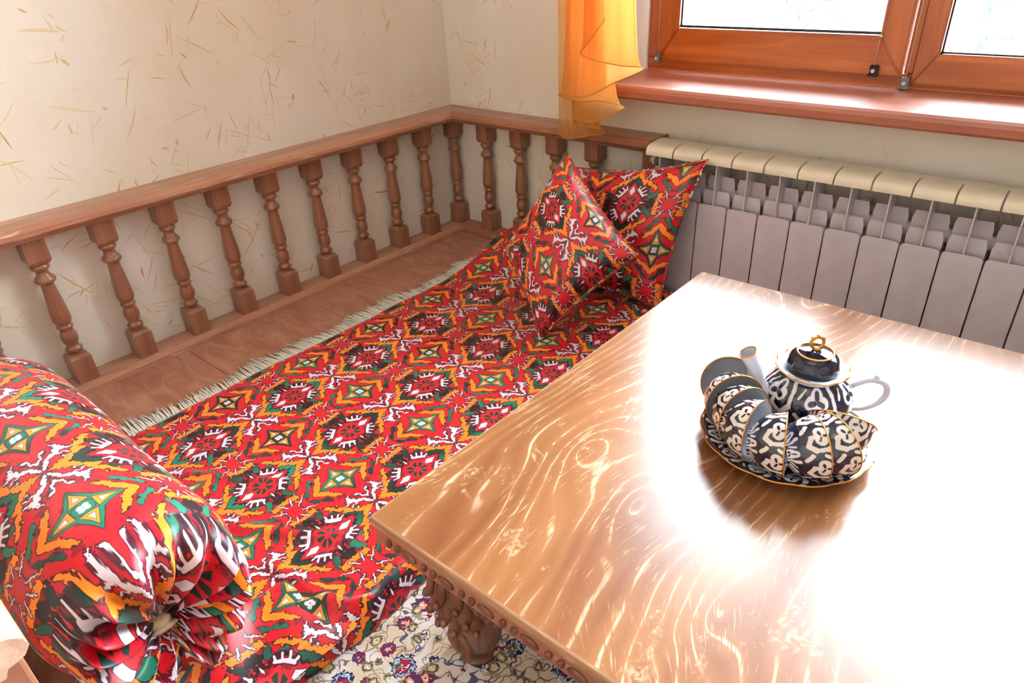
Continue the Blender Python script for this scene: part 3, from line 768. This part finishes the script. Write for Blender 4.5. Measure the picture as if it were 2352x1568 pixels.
def bend(u, v):   # gathered end: pleats running to the button
    a = 2*PI*v; cy_, cz_ = bol_c(XB); r0 = bolr(XB, a)*0.90
    s = 1-u; r = r0*s
    ca = 15*a+2.6*u+1.6*math.sin(2*a+1)+0.8*math.sin(5*a)+2.2*mnoise.noise((math.cos(a)*1.6, math.sin(a)*1.6, u*1.5))
    env = min(1, u*5)*min(1, (1-u)*7)
    pl = (0.5+0.5*math.sin(ca))**1.4
    amp = 0.042*(0.35+0.65*s)*env*(0.9+0.9*mnoise.noise((math.cos(a)*2, math.sin(a)*2, 5+u)))
    puff = 0.055*(math.sin(PI*(u**0.55))) - 0.020*u*u
    x = XB+puff+amp*(pl-0.4)
    tw = a+0.35*u*math.sin(a*2)+0.15*u
    y = cy_-0.004*u+r*math.cos(tw)*(1+0.05*math.sin(ca+1)*env); z = cz_-0.048*u**0.9+r*math.sin(tw)*(1+0.05*math.sin(ca+1)*env)
    return Vector((x, y, max(z, 0.060)))
grid_surface(bm, bend, 60, 420, uvl, lambda u, v: (XB+0.11*u, (v-0.27)*2*PI*BR*(1-0.45*u)))
obj('gathered_end', bm, 'ikat_bolster', bol, smooth=True)
cy_, cz_ = bol_c(XB)
bm = bmesh.new(); ell(bm, (XB-0.006, cy_-0.006, cz_-0.048), (0.012, 0.017, 0.012)); ell(bm, (XB+0.004, cy_-0.004, cz_-0.054), (0.006, 0.019, 0.005)); obj('button', bm, 'button', bol)
# loose cover cloth flowing off the bolster end onto the mat
bm = bmesh.new(); uvl = bm.loops.layers.uv.new('UVMap')
def cloth(u, v):
    x = 0.985+0.165*u; y = -1.70+0.30*v
    base = 0.058
    k = math.sin((y*1.0+x*0.8)*62+2*math.sin(x*14))*0.5+0.5
    hump = 0.045*math.exp(-((x-1.0)/0.055)**2)*math.exp(-((y+1.60)/0.11)**2)
    ed = min(1, min(u, 1-u)*7)*min(1, min(v, 1-v)*7)
    return Vector((x, y, base-0.010+ed*(0.012+hump+0.012*k*(0.4+0.6*(1-u)))))
grid_surface(bm, cloth, 50, 90, uvl, lambda u, v: (0.985+0.165*u+0.03, -1.70+0.30*v))
obj('loose_cover', bm, 'ikat_mat', bol, smooth=True)

# ------------------------------------------------------------------ cushions
def cushion(name, label, TL, TR, BR_, BL, th, mat, seed, size=0.37, pinch=0.10):
    TL, TR, BR_, BL = map(Vector, (TL, TR, BR_, BL)); cen = (TL+TR+BR_+BL)/4
    root = tag(empty(name, cen), label, 'cushion', 'square red ikat cushions against the radiator')
    n = (TR-BL).cross(TL-BR_).normalized()
    bm = bmesh.new(); uvl = bm.loops.layers.uv.new('UVMap')
    def f(side):
        def g(u, v):
            # inward-curved edges between pointed corners
            a, b_ = 2*u-1, 2*v-1
            k = pinch
            aa = a*(1-k*(1-b_*b_)*abs(a)**1.5); bb = b_*(1-k*(1-a*a)*abs(b_)**1.5)
            U, W = (aa+1)/2, (bb+1)/2
            p = BL.lerp(BR_, U).lerp(TL.lerp(TR, U), W)
            h = th*((max(0, 1-a*a))**0.42*(max(0, 1-b_*b_))**0.42)
            cr = 0.0
            for i, (ca_, cb_) in enumerate(((-1, -1), (1, -1), (1, 1), (-1, 1))):
                d = math.hypot(a-ca_, b_-cb_); an = math.atan2(b_-cb_, a-ca_); cr += math.exp(-(d/0.55)**2)*math.sin(an*16+i+seed)*min(1, d*4)
            h *= 1+0.05*cr+0.10*mnoise.noise((a*2+seed, b_*2, 1.0))
            return p + n*side*h-cen
        return g
    for sd in (1, -1): grid_surface(bm, f(sd), 60, 60, uvl, lambda u, v: (u*size, v*size))
    bmesh.ops.remove_doubles(bm, verts=bm.verts, dist=1e-5)
    obj('cover', bm, mat, root, smooth=True)
    bm = bmesh.new(); uvl = bm.loops.layers.uv.new('UVMap'); g = f(0); pts = []
    for k in range(30): pts.append(g(k/30, 0))
    for k in range(30): pts.append(g(1, k/30))
    for k in range(30): pts.append(g(1-k/30, 1))
    for k in range(31): pts.append(g(0, 1-k/30))
    tube(bm, pts, 0.0028, 6)
    for fc in bm.faces:
        for lp in fc.loops: lp[uvl].uv = (lp.vert.co.x, lp.vert.co.z)
    obj('seam', bm, mat, root, smooth=True)
    return root
cushion('cushion', 'red ikat cushion standing square against the radiator, behind the other cushion', (0.672, -0.19, 0.357), (1.046, -0.165, 0.428), (1.015, -0.30, 0.062), (0.64, -0.31, 0.062), 0.062, 'ikat_b', 2.0)
cushion('cushion', 'red ikat cushion balanced on one corner, in front of the other cushion', (0.665, -0.50, 0.215), (0.712, -0.29, 0.43), (1.015, -0.415, 0.255), (0.862, -0.605, 0.064), 0.068, 'ikat_a', 5.0, 0.36, 0.09)

# ------------------------------------------------------------------ curtain
cu = tag(empty('curtain', (0.7, -0.15, 0.42)), 'gathered sheer orange curtain with wavy hem at left of window', 'curtain'); cu.location = (0, 0, 0)
HEM = [(0.553, -0.115, 0.422), (0.60, -0.135, 0.415), (0.66, -0.12, 0.428), (0.722, -0.135, 0.444), (0.735, -0.155, 0.462), (0.70, -0.17, 0.466), (0.655, -0.165, 0.468), (0.66, -0.185, 0.485), (0.725, -0.19, 0.487),
       (0.80, -0.185, 0.520), (0.822, -0.20, 0.538), (0.76, -0.215, 0.548), (0.69, -0.21, 0.540), (0.628, -0.20, 0.545), (0.64, -0.22, 0.556), (0.72, -0.225, 0.556), (0.80, -0.215, 0.594), (0.876, -0.20, 0.630),
       (0.82, -0.22, 0.637), (0.745, -0.232, 0.648), (0.71, -0.23, 0.660), (0.735, -0.235, 0.685), (0.785, -0.235, 0.74)]
TOP = [(0.555, -0.115), (0.585, -0.135), (0.61, -0.115), (0.635, -0.14), (0.655, -0.15), (0.64, -0.165), (0.625, -0.16), (0.645, -0.185), (0.675, -0.18),
       (0.705, -0.18), (0.725, -0.195), (0.70, -0.205), (0.68, -0.20), (0.665, -0.195), (0.69, -0.21), (0.72, -0.205), (0.77, -0.195), (0.80, -0.19),
       (0.775, -0.21), (0.75, -0.22), (0.735, -0.22), (0.755, -0.225), (0.765, -0.225)]
hs = spline(HEM, 10); ts = spline([(a, b_, 2.2) for a, b_ in TOP], 10); NC = len(hs)-1
bm = bmesh.new(); uvl = bm.loops.layers.uv.new('UVMap')
def curt(u, v):
    i = min(NC, int(round(u*NC))); h, t = hs[i], ts[i]
    w_ = v**0.55; p = h.lerp(Vector((t.x, t.y, 0)), w_); z = h.z+(2.2-h.z)*(v**1.6)
    fold = 0.006*math.sin(i*0.9+2*v)*min(1, v*3)
    return Vector((p.x, p.y+fold, z))
grid_surface(bm, curt, NC, 40, uvl, lambda u, v: (u*2.2, v*1.7))
obj('cloth', bm, 'curtain', cu, smooth=True, recalc=False)
bm = bmesh.new(); tube(bm, [h+Vector((0, 0, 0)) for h in hs], 0.0013, 5); obj('rolled_hem', bm, 'hem', cu)

# ------------------------------------------------------------------ table
TRZ = 0.0046
tb = tag(empty('table', (1.219, -1.391, 0), TRZ), 'low carved wooden table with limed oak top beside the mat', 'table')
TW, TL_, TH = 1.25, 0.89, 0.30      # local x, local y
bm = bmesh.new(); box(bm, 0.0, TW, 0.0, TL_, TH-0.016, TH, bev=0.004)
# the top keeps world coordinates for its grain field
bm.verts.ensure_lookup_table()
top = obj('tabletop', bm, ['tabletop', 'edge'], tb)
for p in top.data.polygons:
    c = p.center
    if p.normal.z < 0.6: p.material_index = 1
    elif min(c.x, TW-c.x, c.y, TL_-c.y) < 0.004: p.material_index = 1
top.data.transform(Matrix.Translation((1.219, -1.391, 0))); top.location = (-1.219, 1.391, 0)
# carved moulding under the top: notched pieces all round
bm = bmesh.new()
i0, i1, j0, j1 = 0.003, TW-0.003, 0.003, TL_-0.003
for a in ((i0, i1, j0, j0+0.02), (i0, i1, j1-0.02, j1), (i0, i0+0.02, j0+0.02, j1-0.02), (i1-0.02, i1, j0+0.02, j1-0.02)): box(bm, a[0], a[1], a[2], a[3], TH-0.044, TH-0.0165, bev=0.003)
obj('moulding', bm, 'railx', tb)
bm = bmesh.new()
x = 0.03
while x < TW-0.03:
    for dx in (0.0, 0.016):
        ell(bm, (x+dx, 0.0025, TH-0.031), (0.0048, 0.0035, 0.0095), Matrix.Rotation(R(25), 3, 'Y'), 8, 6)
    ell(bm, (x+0.037, 0.0025, TH-0.031), (0.013, 0.003, 0.008), None, 8, 6); x += 0.062
y = 0.03
while y < TL_-0.03:
    for dx in (0.0, 0.016): ell(bm, (0.0025, y+dx, TH-0.031), (0.0035, 0.0048, 0.0095), Matrix.Rotation(R(25), 3, 'X'), 8, 6)
    ell(bm, (0.0025, y+0.037, TH-0.031), (0.003, 0.013, 0.008), None, 8, 6); y += 0.062
obj('carved_beads', bm, 'tableleg', tb)['kind'] = 'stuff'
bm = bmesh.new()
for a in ((0.09, TW-0.09, 0.045, 0.065), (0.09, TW-0.09, TL_-0.065, TL_-0.045), (0.045, 0.065, 0.09, TL_-0.09), (TW-0.065, TW-0.045, 0.09, TL_-0.09)): box(bm, *a, TH-0.085, TH-0.044, bev=0.002)
obj('apron', bm, 'tableleg', tb)
def leg(sx, sy):
    cx_ = 0.0 if sx > 0 else TW; cy_ = 0.0 if sy > 0 else TL_
    q = lambda a, b_, z: (cx_+sx*(a-0.008), cy_+sy*b_, z)
    bm = bmesh.new()
    path = [(0.120, 0.054, 0.255), (0.116, 0.052, 0.225), (0.112, 0.054, 0.19), (0.112, 0.064, 0.15), (0.112, 0.076, 0.11), (0.105, 0.084, 0.07), (0.090, 0.087, 0.042), (0.078, 0.087, 0.032)]
    rad_ = [0.040, 0.043, 0.041, 0.035, 0.029, 0.025, 0.022, 0.018]
    tube(bm, spline([q(*p) for p in path], 6), splinef(rad_, 6), 20)
    L = obj('leg', bm, 'tableleg', tb)
    bm = bmesh.new()   # scroll foot
    c0 = Vector((0.068, 0.084, 0.034)); pts = []; rr = []
    for k in range(40):
        t = k/39; a = 2*PI*1.5*t+R(-40); r = 0.020*(1-0.8*t)
        pts.append(q(c0.x+r*math.cos(a), c0.y-0.012+0.004*t, c0.z+r*math.sin(a))); rr.append(0.0135*(1-0.45*t))
    tube(bm, pts, rr, 10); ell(bm, q(c0.x, c0.y, c0.z-0.001), (0.027, 0.024, 0.029), None, 18, 12)
    tube(bm, [q(0.086, 0.088, 0.013), q(0.086, 0.088, 0.0085)], 0.024, 16)
    obj('scroll_foot', bm, 'tableleg', L, smooth=True)
    bm = bmesh.new()   # acanthus leaves hanging over the knee
    rg = random.Random(int(sx+2*sy)+9)
    for row, (z, rad0, n, ln) in enumerate(((0.232, 0.043, 12, 0.024), (0.203, 0.043, 11, 0.025), (0.174, 0.038, 10, 0.024))):
        pc = Vector((0.116-0.002*row, 0.052+0.003*row, z))
        for k in range(n):
            a = 2*PI*(k+0.5*(row % 2))/n; d = Vector((math.cos(a), math.sin(a), 0))
            p_ = pc+d*(rad0-0.001); ax = Vector((d.x*0.28, d.y*0.28, -1)).normalized()
            ax = Vector((ax.x*sx, ax.y*sy, ax.z)); dd = Vector((d.x*sx, d.y*sy, 0)); tg = ax.cross(dd).normalized(); nn = tg.cross(ax)
            m3 = Matrix((tg, nn, ax)).transposed()
            ell(bm, q(*p_), (0.0098, 0.0062, ln), m3, 8, 7)
            ell(bm, Vector(q(*p_))+ax*ln*0.75+nn*0.004, (0.006, 0.0055, 0.007), m3, 6, 5)
    o = obj('acanthus_carving', bm, 'tableleg', L); o['kind'] = 'stuff'
for sx in (1, -1):
    for sy in (1, -1): leg(sx, sy)

# ------------------------------------------------------------------ tea set
TZ = 0.3003
PC = Vector((1.563, -0.948, TZ))
def scal(n, amp, i0):
    def f(t, i, r, z): return (r*(1+amp*math.cos(n*t)), z+amp*0.02*math.cos(n*t)) if i >= i0 else (r, z)
    return f
pl = tag(empty('plate', PC), 'round navy plate with white cotton pattern and gilt scalloped rim', 'plate'); pl.scale = (0.945, 0.945, 1)
bm = bmesh.new(); uvl = bm.loops.layers.uv.new('UVMap')
prof = [(0.0, 0.0035), (0.05, 0.0035), (0.068, 0.004), (0.082, 0.008), (0.100, 0.0145), (0.1155, 0.019), (0.1165, 0.020), (0.1155, 0.0212), (0.100, 0.0165), (0.082, 0.0105), (0.068, 0.0065), (0.05, 0.006), (0.0, 0.006)]
lathe(bm, prof, 120, uvl=uvl, fr=lambda t, i, r, z: (r*(1+(0.018*abs(math.cos(7*t))-0.009 if 4 <= i <= 8 else 0)), z))
for f in bm.faces:
    for lp in f.loops:
        c = lp.vert.co; lp[uvl].uv = (lp[uvl].uv.x, math.hypot(c.x, c.y)/0.075)
obj('dish', bm, 'pk_plate', pl, smooth=True)
bm = bmesh.new(); tube(bm, [(0.1165*(1+0.018*abs(math.cos(7*2*PI*k/160))-0.009)*math.cos(2*PI*k/160), 0.1165*(1+0.018*abs(math.cos(7*2*PI*k/160))-0.009)*math.sin(2*PI*k/160), 0.0203) for k in range(161)], 0.0013, 6); obj('gilt_rim', bm, 'gold', pl)
bm = bmesh.new(); lathe(bm, [(0.052, 0.0036), (0.054, 0.0), (0.057, 0.0), (0.059, 0.0045)], 48); obj('foot_ring', bm, 'porcelain', pl)

# bowls (piala): axis +z = opening, built at origin with rim plane at z=0
BRAD = 0.0405
def bowl_parts(root):
    bm = bmesh.new(); uvl = bm.loops.layers.uv.new('UVMap')
    out = [(0.0, -0.041), (0.015, -0.041), (0.0165, -0.044), (0.0185, -0.044), (0.0185, -0.0395), (0.026, -0.0345), (0.033, -0.026), (0.0375, -0.015), (0.0395, -0.006), (BRAD, 0.0)]
    lathe(bm, out, 48, uvl=uvl)
    o = obj('bowl_body', bm, 'pk_bowl', root, smooth=True)
    bm = bmesh.new()
    inn = [(BRAD, 0.0), (0.0378, -0.006), (0.0358, -0.015), (0.0312, -0.0255), (0.0245, -0.0335), (0.015, -0.038), (0.0, -0.0392)]
    lathe(bm, inn, 48); obj('inner_glaze', bm, 'porcelain', root, smooth=True, recalc=False)
    bm = bmesh.new(); tube(bm, [(BRAD*math.cos(2*PI*k/64), BRAD*math.sin(2*PI*k/64), 0.0) for k in range(65)], 0.0009, 6); obj('gilt_rim', bm, 'gold', root)
BL_ = [ # centre x, y, z of rim plane; opening azimuth (deg, world), tilt
 (1.4745, -0.936, 0.3535), (1.4985, -0.9725, 0.3535), (1.5215, -0.9935, 0.3535), (1.5475, -1.014, 0.3535), (1.586, -1.020, 0.3535), (1.619, -1.001, 0.3535), (1.634, -0.980, 0.3535), (1.627, -0.944, 0.362)]
LB = ['tea bowl at the far left end of the row, showing its grey inside', 'second tea bowl from the left, leaning into the leftmost one', 'third tea bowl from the left, with its gilt rim and dark inside showing',
      'fourth tea bowl from the left, on the front left of the plate', 'middle front tea bowl with its rim turned right', 'widest tea bowl on the front of the plate, right of the middle',
      'tea bowl second from the right end of the row', 'tea bowl at the right end of the row, below the teapot handle']
FR = Vector((-0.666, 0.746, 0)); RT = Vector((0.746, 0.666, 0))
first = None
AZ = [-72, -42, -28, -4, 18, 42, 62, 100]
for i, (c, lb) in enumerate(zip(BL_, LB)):
    az = AZ[i]
    d = Vector((math.cos(R(az)), math.sin(R(az)), (0.25, .1, .1, .1, .1, .1, .15, 0.9)[i])).normalized()
    if first is None:
        root = empty('tea_bowl', c); bowl_parts(root); first = root
    else:
        root = first.copy(); COL.objects.link(root)
        for ch in list(first.children):
            k = ch.copy(); COL.objects.link(k); k.parent = root
    root.location = c
    root.rotation_mode = 'QUATERNION'
    root.rotation_quaternion = d.to_track_quat('Z', 'Y')
    tag(root, lb, 'bowl', 'navy and white tea bowls stacked on edge round the plate')

# teapot
TPX, TPY = 1.564, -0.884
tp = tag(empty('teapot', (TPX, TPY, TZ+0.0063), 0), 'navy and white porcelain teapot with gilt ring knob behind the bowls', 'teapot')
def T(r_, f_, z): v = RT*r_+FR*f_; return (v.x, v.y, z)
bm = bmesh.new(); uvl = bm.loops.layers.uv.new('UVMap')
prof = [(0.0, 0.001), (0.030, 0.001), (0.0345, 0.0), (0.0355, 0.004), (0.042, 0.008), (0.052, 0.019), (0.0585, 0.033), (0.0595, 0.043), (0.0565, 0.054), (0.049, 0.064), (0.0415, 0.071), (0.0375, 0.075)]
lathe(bm, prof, 64, uvl=uvl); obj('body', bm, 'pk_pot', tp, smooth=True)
bm = bmesh.new()
gl = lambda t, i, r, z: (r*(1+(0.028*math.cos(12*t) if i in (2, 3, 4) else 0)), z+(0.0015*math.cos(12*t) if i in (2, 3, 4) else 0))
lathe(bm, [(0.0372, 0.0745), (0.039, 0.079), (0.0455, 0.0835), (0.0465, 0.0845), (0.0455, 0.0855), (0.037, 0.0815), (0.030, 0.0790), (0.0, 0.0785)], 96, fr=gl); obj('gallery', bm, 'porcelain', tp, smooth=True)
bm = bmesh.new(); pts = []
for k in range(193):
    t = 2*PI*k/192; r = 0.0465*(1+0.028*math.cos(12*t)); pts.append((r*math.cos(t), r*math.sin(t), 0.0848+0.0015*math.cos(12*t)))
tube(bm, pts, 0.0011, 6); obj('gilt_edge', bm, 'gold', tp)
bm = bmesh.new(); lathe(bm, [(0.0, 0.083), (0.0335, 0.0825), (0.0345, 0.085), (0.0335, 0.092), (0.0305, 0.100), (0.0255, 0.1055), (0.021, 0.1075), (0.012, 0.1105), (0.0, 0.112)], 64,
      fr=lambda t, i, r, z: (r*(1+0.012*math.cos(12*t)) if 2 <= i <= 4 else r, z)); lid = obj('lid', bm, 'navy', tp, smooth=True)
bm = bmesh.new(); tube(bm, [(0.0232*math.cos(2*PI*k/64), 0.0232*math.sin(2*PI*k/64), 0.1073) for k in range(65)], 0.0013, 6); obj('gilt_band', bm, 'gold', lid)
bm = bmesh.new(); kp = []
for k in range(41):
    a = 2*PI*k/40; kp.append(T(0.0085*math.sin(a), 0, 0.1215-0.0085*math.cos(a)))
tube(bm, kp, 0.0021, 8)
for a_ in (0.75, 1.0, 1.25): ell(bm, T(0.0098*math.sin(PI*a_), 0, 0.1215-0.0098*math.cos(PI*a_)), (0.0028, 0.0028, 0.0028), None, 8, 6)
ell(bm, T(0, 0, 0.1125), (0.005, 0.005, 0.0025)); obj('knob', bm, 'gold', lid)
# spout: leaves the body to the left and rises
bm = bmesh.new()
sp = spline([T(-0.040, 0.002, 0.030), T(-0.058, 0.006, 0.040), T(-0.070, 0.010, 0.056), T(-0.075, 0.012, 0.080), T(-0.086, 0.014, 0.103)], 6)
tube(bm, sp, splinef([0.019, 0.0165, 0.0125, 0.0102, 0.0118], 6), 18, cap=False); obj('spout', bm, 'porcelain', tp, smooth=True)
bm = bmesh.new(); tip = Vector(T(-0.086, 0.014, 0.1035)); dr = (sp[-1]-sp[-3]).normalized()
o1 = dr.orthogonal().normalized(); o2 = dr.cross(o1)
tube(bm, [tip+(o1*math.cos(2*PI*k/32)+o2*math.sin(2*PI*k/32))*0.0119 for k in range(33)], 0.0011, 6); obj('gilt_lip', bm, 'gold', tp)
bm = bmesh.new()
hp = [T(0.054, -0.002, 0.046), T(0.064, -0.003, 0.054), T(0.084, -0.004, 0.060), T(0.103, -0.005, 0.053), T(0.109, -0.005, 0.036), T(0.100, -0.004, 0.020), T(0.080, -0.003, 0.012), T(0.056, -0.002, 0.014)]
tube(bm, spline(hp, 7), splinef([0.0035, 0.0036, 0.0042, 0.0045, 0.0042, 0.0038, 0.0034, 0.0034], 7), 12)
ell(bm, T(0.090, -0.005, 0.0635), (0.004, 0.003, 0.0045)); obj('handle', bm, 'porcelain', tp, smooth=True)
